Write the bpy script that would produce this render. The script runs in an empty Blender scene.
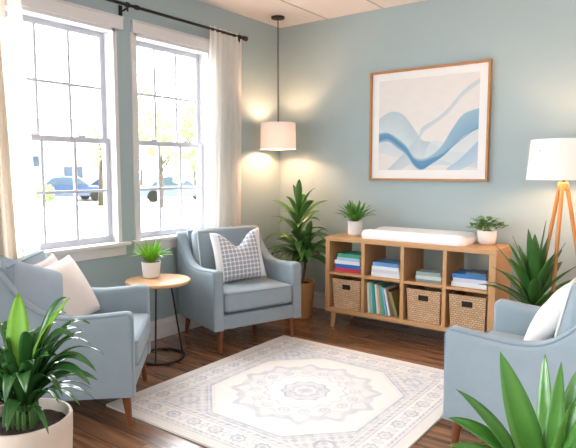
import bpy, bmesh, math, random
import numpy as np
from mathutils import Vector, Matrix, noise
C = bpy.context.scene.collection
S = bpy.context.scene
PI = math.pi
R = math.radians
random.seed(7)

# ------------------------------------------------------------ camera, sky, sun, exposure
cd = bpy.data.cameras.new('camera'); cam = bpy.data.objects.new('camera', cd); C.objects.link(cam)
cam.location = (3.402, -4.451, 1.32); cam.rotation_euler = (R(90-5.45), 0, R(36.6))
cd.sensor_width = 36; cd.lens = 35.0; cd.clip_start = .05; cd.clip_end = 300
S.camera = cam
S.view_settings.view_transform = 'Standard'; S.view_settings.look = 'None'
S.view_settings.gamma = 1; S.view_settings.use_curve_mapping = False
S.view_settings.exposure = 0.42
w = bpy.data.worlds.new('sky'); S.world = w; w.use_nodes = True
nt = w.node_tree; nt.nodes.clear()
out = nt.nodes.new('ShaderNodeOutputWorld'); bg = nt.nodes.new('ShaderNodeBackground')
tc = nt.nodes.new('ShaderNodeTexCoord'); sp = nt.nodes.new('ShaderNodeSeparateXYZ')
mr = nt.nodes.new('ShaderNodeMapRange')
nt.links.new(tc.outputs['Generated'], sp.inputs[0]); nt.links.new(sp.outputs['X'], mr.inputs['Value'])
mr.inputs['From Min'].default_value = -.7; mr.inputs['From Max'].default_value = .15
mr.inputs['To Min'].default_value = 15.0; mr.inputs['To Max'].default_value = .86
m2 = nt.nodes.new('ShaderNodeMapRange'); nt.links.new(sp.outputs['Y'], m2.inputs['Value'])
m2.inputs['From Min'].default_value = -.5; m2.inputs['From Max'].default_value = .1; m2.inputs['To Min'].default_value = .72; m2.inputs['To Max'].default_value = 1.15
mu = nt.nodes.new('ShaderNodeMath'); mu.operation = 'MULTIPLY'
nt.links.new(mr.outputs[0], mu.inputs[0]); nt.links.new(m2.outputs[0], mu.inputs[1])
nt.links.new(mu.outputs[0], bg.inputs['Strength'])
bg.inputs['Color'].default_value = (.92, .96, 1.0, 1)
nt.links.new(bg.outputs[0], out.inputs[0])
sl = bpy.data.lights.new('sun', 'SUN'); sl.energy = 16.0; sl.angle = R(2); sl.color = (1, .97, .9)
so = bpy.data.objects.new('sun', sl); C.objects.link(so)
so.rotation_euler = Vector((.62, .35, .75)).to_track_quat('Z', 'Y').to_euler()

# ------------------------------------------------------------ materials
def srgb(c):
    if isinstance(c, str): c = [int(c[i:i+2], 16) for i in (0, 2, 4)]
    return [((v/255)/12.92 if v/255 <= .04045 else ((v/255+.055)/1.055)**2.4) for v in c]
def mat(name, col, rough=.5, var=.08, scale=6, bump=0, bscale=60, metal=0, coat=0, spec=.5, trans=0, sheen=0, stretch=None):
    m = bpy.data.materials.new(name); m.use_nodes = True; n = m.node_tree.nodes; L = m.node_tree.links
    b = n['Principled BSDF']; c = srgb(col)
    t = n.new('ShaderNodeTexCoord'); nz = n.new('ShaderNodeTexNoise'); nz.inputs['Scale'].default_value = scale
    nz.inputs['Detail'].default_value = 4
    src = t.outputs['Object']
    if stretch:
        mp = n.new('ShaderNodeMapping'); mp.inputs['Scale'].default_value = stretch
        L.new(src, mp.inputs[0]); src = mp.outputs[0]
    L.new(src, nz.inputs['Vector'])
    mx = n.new('ShaderNodeMix'); mx.data_type = 'RGBA'
    mx.inputs['A'].default_value = [v*(1-var) for v in c]+[1]
    mx.inputs['B'].default_value = [min(1, v*(1+var)) for v in c]+[1]
    L.new(nz.outputs['Fac'], mx.inputs['Factor']); L.new(mx.outputs['Result'], b.inputs['Base Color'])
    b.inputs['Roughness'].default_value = rough; b.inputs['Metallic'].default_value = metal
    b.inputs['Coat Weight'].default_value = coat; b.inputs['Specular IOR Level'].default_value = spec
    if sheen: b.inputs['Sheen Weight'].default_value = sheen
    if bump:
        n2 = n.new('ShaderNodeTexNoise'); n2.inputs['Scale'].default_value = bscale; L.new(src, n2.inputs['Vector'])
        bp = n.new('ShaderNodeBump'); bp.inputs['Strength'].default_value = bump; bp.inputs['Distance'].default_value = .005
        L.new(n2.outputs['Fac'], bp.inputs['Height']); L.new(bp.outputs[0], b.inputs['Normal'])
    if trans:
        tl = n.new('ShaderNodeBsdfTranslucent'); L.new(mx.outputs['Result'], tl.inputs['Color'])
        ms = n.new('ShaderNodeMixShader'); ms.inputs[0].default_value = trans
        L.new(b.outputs[0], ms.inputs[1]); L.new(tl.outputs[0], ms.inputs[2])
        L.new(ms.outputs[0], n['Material Output'].inputs['Surface'])
    return m
def wood(name, c1, c2, axis=0, rough=.45, scale=9):
    m = mat(name, c1, rough); n = m.node_tree.nodes; L = m.node_tree.links
    t = [x for x in n if x.type == 'TEX_COORD'][0]; nz = [x for x in n if x.type == 'TEX_NOISE'][0]
    mx = [x for x in n if x.type == 'MIX'][0]
    mp = n.new('ShaderNodeMapping'); s = [12, 12, 12]; s[axis] = .8; mp.inputs['Scale'].default_value = s
    L.new(t.outputs['Object'], mp.inputs[0]); L.new(mp.outputs[0], nz.inputs['Vector'])
    nz.inputs['Scale'].default_value = scale*.35; nz.inputs['Distortion'].default_value = .6; nz.inputs['Detail'].default_value = 6
    mx.inputs['A'].default_value = srgb(c1)+[1]; mx.inputs['B'].default_value = srgb(c2)+[1]
    return m
def attrmat(name, rough=.9, bump=0, bscale=300):
    m = bpy.data.materials.new(name); m.use_nodes = True; n = m.node_tree.nodes; L = m.node_tree.links
    a = n.new('ShaderNodeAttribute'); a.attribute_name = 'pattern'
    L.new(a.outputs['Color'], n['Principled BSDF'].inputs['Base Color'])
    n['Principled BSDF'].inputs['Roughness'].default_value = rough
    n['Principled BSDF'].inputs['Specular IOR Level'].default_value = .2
    if bump:
        n2 = n.new('ShaderNodeTexNoise'); n2.inputs['Scale'].default_value = bscale
        bp = n.new('ShaderNodeBump'); bp.inputs['Strength'].default_value = bump; bp.inputs['Distance'].default_value = .004
        L.new(n2.outputs['Fac'], bp.inputs['Height']); L.new(bp.outputs[0], n['Principled BSDF'].inputs['Normal'])
    return m
M = {}
M['wall'] = mat('wall_paint', 'A5B7BA', .75, .02, 2, .05, 200)
M['ceiling'] = mat('ceiling_paint', 'E9E0DA', .9, .02, 3)
M['white'] = mat('white_trim', 'DFDDDC', .4, .02)
M['sash'] = mat('sash_paint', 'C4C7D2', .4, .02)
M['black'] = mat('black_metal', '24211F', .4, .1, metal=.6)
M['bronze'] = mat('bronze_metal', '4A362A', .4, .1, metal=.7)
M['fabric'] = mat('chair_fabric', '8F9FA8', .9, .07, 14, .25, 500, sheen=.15)
M['piping'] = mat('piping_fabric', '8091A0', .9, .05)
M['blue_pillow'] = mat('blue_pillow', 'A3B2C0', .9, .08, 10, .2, 400)
M['cream_pillow'] = mat('cream_pillow', 'E8DED6', .95, .04, 10, .2, 400)
M['mauve_pillow'] = mat('mauve_pillow', 'C9BDB9', .95, .06, 14, .2, 400)
M['white_pillow'] = mat('white_pillow', 'ECE8E6', .95, .03, 10, .2, 300)
M['legwood'] = wood('leg_wood', '643418', '824721', 2, .4)
M['oak'] = wood('oak_x', 'BA8B5A', 'CDA172', 0)
M['oakz'] = wood('oak_z', 'BA8B5A', 'CDA172', 2)
M['tabletop'] = wood('tabletop_wood', 'C99A6C', 'DDB488', 0, .35)
M['lampwood'] = wood('lamp_wood', 'B9763A', 'CF9050', 2)
M['framewood'] = wood('frame_wood', 'A8703C', 'BE8850', 0)
M['potwood'] = mat('terracotta', 'CB965F', .7, .1, 12)
M['potwhite'] = mat('white_ceramic', 'E6E4E2', .35, .03, 10)
M['potcream'] = mat('cream_ceramic', 'D8C9BA', .6, .04, 10)
M['soil'] = mat('soil', '3A2A20', 1, .4, 60, 1, 80)
M['leaf_dark'] = mat('leaf_dark', '3F7032', .3, .3, 9, spec=.6, trans=.12)
M['leaf_corner'] = mat('leaf_corner', '568B3C', .3, .3, 9, spec=.7, trans=.25)
M['leaf_mid'] = mat('leaf_mid', '5F9C40', .35, .3, 9, spec=.6, trans=.2)
M['leaf_front'] = mat('leaf_front', '40753A', .22, .3, 7, spec=.8, trans=.2)
M['leaf_light'] = mat('leaf_light', '548F3C', .28, .3, 7, spec=.7, trans=.25)
M['leaf_bright'] = mat('leaf_bright', '86BF2F', .45, .15, 9, trans=.35)
M['leaf_lime'] = mat('leaf_lime', '8CC83C', .5, .15, 20, trans=.3)
M['leaf_olive'] = mat('leaf_olive', '6E9C4E', .5, .25, 30, trans=.2)
M['stem'] = mat('stem_green', '557A3C', .6, .2, 20)
M['bark'] = mat('bark', '7A5F45', .9, .3, 30)
M['curtain'] = mat('curtain_linen', 'F6F3EE', .95, .02, 30, .15, 400, trans=.5)
M['sheer'] = mat('curtain_tan', 'F0E4D4', .95, .03, 30, .15, 400, trans=.45)
M['shade'] = mat('lamp_shade_linen', 'F6F0EC', .9, .02, 60, trans=.12)
M['pad'] = mat('pad_vinyl', 'F1F0F2', .35, .01)
M['mat_board'] = mat('mat_board', 'F0EFEE', .9, .01)
M['dark'] = mat('painted_hole_shade', '2A211B', .9, .1)  # shade inside the basket hand holes, put into the colour
M['paper'] = mat('paper', 'E6E2DA', .9, .06, 4, stretch=(3, 3, 200))

# baskets: woven pattern
def basket_mat():
    m = mat('woven_rattan', 'C9A27C', .8, .1); n = m.node_tree.nodes; L = m.node_tree.links
    b = n['Principled BSDF']; t = [x for x in n if x.type == 'TEX_COORD'][0]
    br = n.new('ShaderNodeTexBrick'); br.inputs['Scale'].default_value = 1
    br.inputs['Brick Width'].default_value = .026; br.inputs['Row Height'].default_value = .016
    br.inputs['Mortar Size'].default_value = .0022; br.inputs['Mortar Smooth'].default_value = .4
    br.inputs['Color1'].default_value = srgb('DDBF9E')+[1]; br.inputs['Color2'].default_value = srgb('CBA681')+[1]
    br.inputs['Mortar'].default_value = srgb('9A7856')+[1]; br.offset = .5
    sx = n.new('ShaderNodeSeparateXYZ'); ad = n.new('ShaderNodeMath'); cb = n.new('ShaderNodeCombineXYZ')
    L.new(t.outputs['Object'], sx.inputs[0]); L.new(sx.outputs['X'], ad.inputs[0]); L.new(sx.outputs['Y'], ad.inputs[1])
    L.new(ad.outputs[0], cb.inputs['X']); L.new(sx.outputs['Z'], cb.inputs['Y']); L.new(cb.outputs[0], br.inputs['Vector'])
    L.new(br.outputs['Color'], b.inputs['Base Color'])
    bp = n.new('ShaderNodeBump'); bp.inputs['Strength'].default_value = .6; bp.inputs['Distance'].default_value = .004; bp.invert = True
    L.new(br.outputs['Fac'], bp.inputs['Height']); L.new(bp.outputs[0], b.inputs['Normal'])
    return m
M['rattan'] = basket_mat()
def floor_mat():
    m = bpy.data.materials.new('plank_floor'); m.use_nodes = True; n = m.node_tree.nodes; L = m.node_tree.links
    b = n['Principled BSDF']; t = n.new('ShaderNodeTexCoord')
    br = n.new('ShaderNodeTexBrick'); br.inputs['Scale'].default_value = 1
    br.inputs['Brick Width'].default_value = 1.3; br.inputs['Row Height'].default_value = .125; br.offset = .37
    br.inputs['Mortar Size'].default_value = .0018; br.inputs['Mortar Smooth'].default_value = .2; br.inputs['Bias'].default_value = 0
    br.inputs['Color1'].default_value = (.0, .0, .0, 1); br.inputs['Color2'].default_value = (1, 1, 1, 1); br.inputs['Mortar'].default_value = (0, 0, 0, 1)
    L.new(t.outputs['Object'], br.inputs['Vector'])
    mp = n.new('ShaderNodeMapping'); mp.inputs['Scale'].default_value = (.9, 14, 1); L.new(t.outputs['Object'], mp.inputs[0])
    ad = n.new('ShaderNodeVectorMath'); ad.operation = 'ADD'; sc = n.new('ShaderNodeVectorMath'); sc.operation = 'SCALE'; sc.inputs['Scale'].default_value = 7
    L.new(br.outputs['Color'], sc.inputs[0]); L.new(mp.outputs[0], ad.inputs[0]); L.new(sc.outputs[0], ad.inputs[1])
    nz = n.new('ShaderNodeTexNoise'); nz.inputs['Scale'].default_value = 1.6; nz.inputs['Detail'].default_value = 7; nz.inputs['Distortion'].default_value = .8
    L.new(ad.outputs[0], nz.inputs['Vector'])
    cr = n.new('ShaderNodeValToRGB'); e = cr.color_ramp.elements
    e[0].position = .3; e[0].color = srgb('52382A')+[1]; e[1].position = .72; e[1].color = srgb('A87A58')+[1]
    L.new(nz.outputs['Fac'], cr.inputs[0])
    mx = n.new('ShaderNodeMix'); mx.data_type = 'RGBA'; mx.blend_type = 'MULTIPLY'; mx.inputs['Factor'].default_value = 1
    mr = n.new('ShaderNodeMapRange'); mr.inputs['To Min'].default_value = .7; mr.inputs['To Max'].default_value = 1.15
    L.new(br.outputs['Color'], mr.inputs['Value']); L.new(cr.outputs[0], mx.inputs['A']); L.new(mr.outputs[0], mx.inputs['B'])
    m2 = n.new('ShaderNodeMix'); m2.data_type = 'RGBA'; m2.inputs['B'].default_value = srgb('2A1A12')+[1]
    L.new(br.outputs['Fac'], m2.inputs['Factor']); L.new(mx.outputs['Result'], m2.inputs['A'])
    L.new(m2.outputs['Result'], b.inputs['Base Color'])
    b.inputs['Roughness'].default_value = .24; b.inputs['Specular IOR Level'].default_value = .7; b.inputs['Coat Weight'].default_value = .2; b.inputs['Coat Roughness'].default_value = .15
    bp = n.new('ShaderNodeBump'); bp.inputs['Strength'].default_value = .12; bp.inputs['Distance'].default_value = .003
    L.new(nz.outputs['Fac'], bp.inputs['Height']); L.new(bp.outputs[0], b.inputs['Normal'])
    return m
M['floor'] = floor_mat()
def glass_mat():
    m = bpy.data.materials.new('window_glass'); m.use_nodes = True; n = m.node_tree.nodes; L = m.node_tree.links; n.clear()
    o = n.new('ShaderNodeOutputMaterial'); t = n.new('ShaderNodeBsdfTransparent'); g = n.new('ShaderNodeBsdfGlossy'); g.inputs['Roughness'].default_value = .02
    ms = n.new('ShaderNodeMixShader'); ms.inputs[0].default_value = .05
    L.new(t.outputs[0], ms.inputs[1]); L.new(g.outputs[0], ms.inputs[2]); L.new(ms.outputs[0], o.inputs[0])
    return m
M['glass'] = glass_mat()

# ------------------------------------------------------------ mesh helpers
def obj(name, bm, m, parent=None, smooth=True, angle=35):
    me = bpy.data.meshes.new(name)
    bmesh.ops.recalc_face_normals(bm, faces=bm.faces)
    bm.to_mesh(me); bm.free()
    for mm in (m if isinstance(m, (list, tuple)) else [m]): me.materials.append(mm)
    if smooth:
        me.polygons.foreach_set('use_smooth', [True]*len(me.polygons))
        try: me.set_sharp_from_angle(angle=R(angle))
        except Exception: pass
    o = bpy.data.objects.new(name, me); C.objects.link(o)
    if parent: o.parent = parent
    return o
def tag(o, label=None, cat=None, group=None, kind=None):
    if label: o['label'] = label
    if cat: o['category'] = cat
    if group: o['group'] = group
    if kind: o['kind'] = kind
    return o
def thing(name, label, cat, loc=(0, 0, 0), rz=0, group=None):
    o = bpy.data.objects.new(name, None); C.objects.link(o); o.empty_display_size = .1
    o.location = loc; o.rotation_euler = (0, 0, rz)
    return tag(o, label, cat, group)
def struct(name, bm, m, parent=None, smooth=False):
    o = obj(name, bm, m, parent, smooth)
    if not parent: o['kind'] = 'structure'
    return o
def B(): return bmesh.new()
def box(bm, c, s, bev=0, seg=2, rot=None):
    r = bmesh.ops.create_cube(bm, size=1)
    vs = r['verts']; bmesh.ops.scale(bm, vec=s, verts=vs)
    if bev:
        es = list({e for v in vs for e in v.link_edges})
        q = bmesh.ops.bevel(bm, geom=es, offset=bev, segments=seg, profile=.5, affect='EDGES')
        vs = list({v for f in q['faces'] for v in f.verts} | {v for v in vs if v.is_valid})
    if rot is not None: bmesh.ops.rotate(bm, cent=(0, 0, 0), matrix=rot, verts=vs)
    bmesh.ops.translate(bm, vec=c, verts=vs)
    return vs
def box2(bm, x0, x1, y0, y1, z0, z1, bev=0, seg=2):
    return box(bm, ((x0+x1)/2, (y0+y1)/2, (z0+z1)/2), (x1-x0, y1-y0, z1-z0), bev, seg)
def tube(bm, pts, rad, n=8, cap=True):
    pts = [Vector(p) for p in pts]; rings = []
    rr = rad if isinstance(rad, (list, tuple)) else [rad]*len(pts)
    up = None
    for i, p in enumerate(pts):
        d = (pts[min(i+1, len(pts)-1)]-pts[max(i-1, 0)]).normalized()
        if up is None: up = d.orthogonal().normalized()
        up = (up-d*up.dot(d)).normalized(); s = d.cross(up)
        rings.append([bm.verts.new(p+(up*math.cos(2*PI*k/n)+s*math.sin(2*PI*k/n))*rr[i]) for k in range(n)])
    for a, b in zip(rings, rings[1:]):
        for k in range(n): bm.faces.new((a[k], a[(k+1) % n], b[(k+1) % n], b[k]))
    if cap: bm.faces.new(rings[0][::-1]); bm.faces.new(rings[-1])
def lathe(bm, prof, c=(0, 0, 0), n=32, close=False):
    rings = []
    for r, z in prof:
        if r < 1e-5: rings.append([bm.verts.new((c[0], c[1], c[2]+z))])
        else: rings.append([bm.verts.new((c[0]+r*math.cos(2*PI*k/n), c[1]+r*math.sin(2*PI*k/n), c[2]+z)) for k in range(n)])
    if close: rings.append(rings[0])
    for a, b in zip(rings, rings[1:]):
        for k in range(n):
            j = (k+1) % n
            if len(a) == 1 and len(b) == 1: continue
            if len(a) == 1: bm.faces.new((a[0], b[j], b[k]))
            elif len(b) == 1: bm.faces.new((a[k], a[j], b[0]))
            else: bm.faces.new((a[k], a[j], b[j], b[k]))
def prism(bm, poly, axis, a, b, bev=0, seg=2):
    """poly = 2D outline in the other two axes, extruded along axis from a to b"""
    def P(u, v, t):
        return {'x': (t, u, v), 'y': (u, t, v), 'z': (u, v, t)}[axis]
    v0 = [bm.verts.new(P(u, v, a)) for u, v in poly]; v1 = [bm.verts.new(P(u, v, b)) for u, v in poly]
    f = [bm.faces.new(v0), bm.faces.new(v1)]; n = len(poly)
    side = [bm.faces.new((v0[i], v0[(i+1) % n], v1[(i+1) % n], v1[i])) for i in range(n)]
    if bev:
        bmesh.ops.recalc_face_normals(bm, faces=f+side)
        es = list({e for ff in f for e in ff.edges})
        bmesh.ops.bevel(bm, geom=es, offset=bev, segments=seg, profile=.5, affect='EDGES')
def rounded_slab(bm, poly, y0, y1, rad, seg=4):
    """outline in x, z extruded in y, its rims rounded with a radius given per outline point"""
    n = len(poly); N = []
    ar = sum(poly[i][0]*poly[(i+1) % n][1]-poly[(i+1) % n][0]*poly[i][1] for i in range(n)); sg = 1 if ar > 0 else -1
    for i in range(n):
        a, b, c = Vector(poly[i-1]), Vector(poly[i]), Vector(poly[(i+1) % n])
        t = (b-a).normalized()+(c-b).normalized(); t.normalize(); N.append(Vector((-t.y, t.x))*sg)
    rings = []
    lv = [(1-math.cos(k*PI/2/seg), 1-math.sin(k*PI/2/seg)) for k in range(seg, -1, -1)]   # (inset, depth)
    for ins, dep in lv: rings.append((ins, y0, dep))
    for ins, dep in lv[::-1]: rings.append((ins, y1, dep))
    V = []
    for k, (ins, y, dep) in enumerate(rings):
        s_ = 1 if k <= seg else -1
        V.append([bm.verts.new((poly[i][0]+N[i].x*rad[i]*(ins if 0 else 1-math.sin(min(k if k <= seg else 2*seg+1-k, seg)*PI/2/seg)), y+s_*rad[i]*(1-math.cos(0) if 0 else (1-math.cos((min(k if k <= seg else 2*seg+1-k, seg))*PI/2/seg))), poly[i][1]+N[i].y*rad[i]*(1-math.sin(min(k if k <= seg else 2*seg+1-k, seg)*PI/2/seg)))) for i in range(n)])
    for a, b in zip(V, V[1:]):
        for i in range(n): bm.faces.new((a[i], a[(i+1) % n], b[(i+1) % n], b[i]))
    bm.faces.new(V[0][::-1]); bm.faces.new(V[-1])
def spline(pts, n=6):
    out = []
    P = [pts[0]]+list(pts)+[pts[-1]]
    for i in range(1, len(P)-2):
        p0, p1, p2, p3 = P[i-1:i+3]
        for k in range(n):
            t = k/n
            out.append(tuple(.5*((2*p1[d])+(-p0[d]+p2[d])*t+(2*p0[d]-5*p1[d]+4*p2[d]-p3[d])*t*t+(-p0[d]+3*p1[d]-3*p2[d]+p3[d])*t**3) for d in range(len(p1))))
    out.append(tuple(pts[-1])); return out
def copy_tree(o, parent=None):
    c = o.copy(); C.objects.link(c)
    if parent: c.parent = parent
    for ch in [x for x in S.objects if x.parent == o]: copy_tree(ch, c)
    return c

# ------------------------------------------------------------ room shell
bm = B(); box2(bm, 0, 6, -6, 0, -.12, 0); struct('floor', bm, M['floor'])
bm = B(); box2(bm, -.16, 6, -6, .14, 2.7, 2.82)
ceil = struct('ceiling', bm, M['ceiling'])
bm = B()
for k in range(10): box2(bm, .55+.565*k-.004, .55+.565*k+.004, -6, 0, 2.695, 2.7005)
for k in range(4): box2(bm, 0, 6, -1.95-1.3*k-.004, -1.95-1.3*k+.004, 2.6955, 2.7005)
struct('seam', bm, mat('ceiling_seam', 'BDB4AE', .9), ceil)
W = [(-2.76, -1.925), (-1.765, -.985)]; Z0, Z1 = .80, 2.315
bm = B()
ys = [-6, W[0][0], W[0][1], W[1][0], W[1][1], 0]
for i in range(0, 6, 2): box2(bm, -.16, 0, ys[i], ys[i+1], 0, 2.7)
for a, b in W: box2(bm, -.16, 0, a, b, 0, Z0-.001); box2(bm, -.16, 0, a, b, Z1, 2.7)
struct('wall_left', bm, M['wall'])
bm = B(); box2(bm, -.16, 6, 0, .14, 0, 2.7); struct('wall_back', bm, M['wall'])
def baseprof(bm, fn):
    fn(bm)
bm = B(); prism(bm, [(0, 0), (.018, 0), (.018, .115), (.011, .135), (.011, .15), (0, .15)], 'y', -6, 0)
struct('baseboard_left', bm, M['white'])
bm = B(); prism(bm, [(0, 0), (-.018, 0), (-.018, .115), (-.011, .135), (-.011, .15), (0, .15)], 'x', .018, 6)
struct('baseboard_back', bm, M['white'])
def window(i, a, b):
    r = bpy.data.objects.new('window_%d' % i, None); C.objects.link(r); r['kind'] = 'structure'; r.location = (0, (a+b)/2, Z0)
    def o(name, bm, m): 
        bmesh.ops.translate(bm, vec=(0, -(a+b)/2, -Z0), verts=bm.verts); return obj(name, bm, m, r, False)
    bm = B()   # casing and jamb lining
    box2(bm, -.15, 0.014, a-.0, a+.022, Z0, Z1); box2(bm, -.15, .014, b-.022, b+.0, Z0, Z1); box2(bm, -.15, .014, a, b, Z1-.022, Z1)
    box2(bm, .0, .016, b, b+.008, Z0, Z1); box2(bm, .0, .016, a-.028, a, Z0, Z1)
    o('casing', bm, M['white'])
    bm = B(); box2(bm, 0, .026, a-.015, b+.06, Z1, Z1+.078, .003); box2(bm, 0, .034, a-.02, b+.065, Z1+.078, Z1+.09, .002)
    o('head_trim', bm, M['white'])
    bm = B(); box2(bm, -.15, .055, a-.06, b+.06, Z0-.022, Z0+.003, .004); o('window_sill', bm, M['white'])
    bm = B(); box2(bm, 0, .018, a-.04, b+.04, Z0-.095, Z0-.022, .003); o('apron', bm, M['white'])
    zr = 1.53
    for nm, xa, z0, z1 in (('lower_sash', -.075, Z0+.003, zr+.018), ('upper_sash', -.11, zr-.018, Z1-.022)):
        bm = B(); x0, x1 = xa-.015, xa+.015; y0, y1 = a+.022, b-.022; f = .036
        box2(bm, x0, x1, y0, y0+f, z0, z1); box2(bm, x0, x1, y1-f, y1, z0, z1)
        box2(bm, x0, x1, y0+f, y1-f, z0, z0+(.045 if nm[0] == 'l' else .036)); box2(bm, x0, x1, y0+f, y1-f, z1-.036, z1)
        for k in (1, 2):
            y = y0+f+(y1-y0-2*f)*k/3; box2(bm, xa-.011, xa+.011, y-.0095, y+.0095, z0+.036, z1-.036)
        zm = (z0+z1)/2; box2(bm, xa-.0105, xa+.0105, y0+f, y1-f, zm-.0095, zm+.0095)
        sash = o(nm, bm, M['sash'])
        g = B(); box2(g, xa-.003, xa+.003, y0+f-.002, y1-f+.002, z0+.03, z1-.03); bmesh.ops.translate(g, vec=(0, -(a+b)/2, -Z0), verts=g.verts)
        obj('pane', g, M['glass'], sash, False)
    for dy in (-.17, .17):
        bm = B(); box2(bm, -.075, -.05, (a+b)/2+dy-.03, (a+b)/2+dy+.03, zr+.018, zr+.034, .004); o('sash_lock', bm, M['white'])
window(1, *W[0]); window(2, *W[1])

# ------------------------------------------------------------ curtains, rod
t = thing('curtain_rod', 'black metal curtain rod running above both windows', 'curtain rod', (.085, 0, 2.475))
bm = B(); tube(bm, [(0, -3.6, 0), (0, -.64, 0)], .0115, 12); obj('rod', bm, M['black'], t)
bm = B(); lathe(bm, [(0, 0), (.018, .003), (.02, .012), (.016, .022), (.022, .03), (.022, .045), (0, .052)], n=16)
bmesh.ops.rotate(bm, cent=(0, 0, 0), matrix=Matrix.Rotation(-PI/2, 3, 'X'), verts=bm.verts); bmesh.ops.translate(bm, vec=(0, -.645, 0), verts=bm.verts)
obj('finial', bm, M['bronze'], t)
for y in (-1.87, -.69):
    bm = B(); tube(bm, [(-.085, y, -.03), (-.04, y, -.03), (0, y, -.02)], .007, 8); tube(bm, [(0, y-.012, 0), (0, y+.012, 0)], .018, 12)
    box2(bm, -.085, -.077, y-.015, y+.015, -.065, .01, .002); tube(bm, [(0, y, -.012), (0, y, -.045)], .006, 8)
    obj('bracket', bm, M['black'], t)
bm = B(); tube(bm, [(0, -1.805, 0), (0, -1.775, 0)], .017, 12); obj('collar', bm, M['black'], t)
def curtain(name, label, y0, y1, yb0, yb1, m, folds, amp=.032, ztop=2.50, seed=0):
    rnd = random.Random(seed); bm = B(); nu, nv = folds*12, 40; G = []
    ph = [rnd.uniform(-.5, .5) for _ in range(6)]
    for j in range(nv+1):
        v = j/nv; z = ztop-(ztop-.02)*v; row = []
        a = y0+(yb0-y0)*min(1, v*1.4); b = y1+(yb1-y1)*min(1, v*1.4)
        for i in range(nu+1):
            s = i/nu; q = s*folds*2*PI+.5*math.sin(s*5+ph[0])+.25*math.sin(v*3+ph[1]+s*3)
            am = amp*(.55+.45*min(1, v*3))*(.8+.3*math.sin(s*9+ph[2]))
            x = .083+am*math.cos(q)*.9
            if v < .012: x = .083+am*.9*math.cos(q)
            y = a+(b-a)*s+am*.35*math.sin(2*q)
            row.append(bm.verts.new((x, y, z)))
        G.append(row)
    for j in range(nv):
        for i in range(nu): bm.faces.new((G[j][i], G[j][i+1], G[j+1][i+1], G[j+1][i]))
    o = obj(name, bm, m, angle=180)
    return tag(o, label, 'curtain')
curtain('curtain', 'cream linen curtain hanging right of the second window by the corner', -1.06, -.67, -1.16, -.70, M['curtain'], 6, .022, seed=3)
curtain('curtain', 'tan curtain at the left edge of the photo beside the first window', -3.25, -2.745, -3.2, -2.70, M['sheer'], 7, .03, seed=5)
curtain('curtain', 'narrow white sheer curtain between the tan curtain and the first window', -2.735, -2.645, -2.69, -2.585, M['curtain'], 3, .014, seed=8)

# ------------------------------------------------------------ armchairs
def pillow(bm, w, h, t, notch=0, n=22, seed=0):
    G = {}
    for side in (1, -1):
        for i in range(n+1):
            for j in range(n+1):
                u = 2*i/n-1; v = 2*j/n-1
                edge = max(0, (1-u**2))*max(0, (1-v**2))
                z = side*t/2*(edge**.42)
                cu = u*(1-.07*(1-v*v)); cv = v*(1-.07*(1-u*u))
                x = cu*w/2; y = cv*h/2
                if notch: 
                    k = math.exp(-(u/.42)**2)*max(0, (v+.1)/1.1)
                    y -= notch*k*.9; z *= (1-.35*k)
                z += side*edge*.004*noise.noise(Vector((u*3, v*3, seed+side)))
                if side == -1 and (i in (0, n) or j in (0, n)): G[side, i, j] = G[1, i, j]
                else: G[side, i, j] = bm.verts.new((x, y, z))
        for i in range(n):
            for j in range(n):
                f = [G[side, i, j], G[side, i+1, j], G[side, i+1, j+1], G[side, i, j+1]]
                bm.faces.new(f if side == 1 else f[::-1])
WD, ZL = .77, .17
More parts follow.
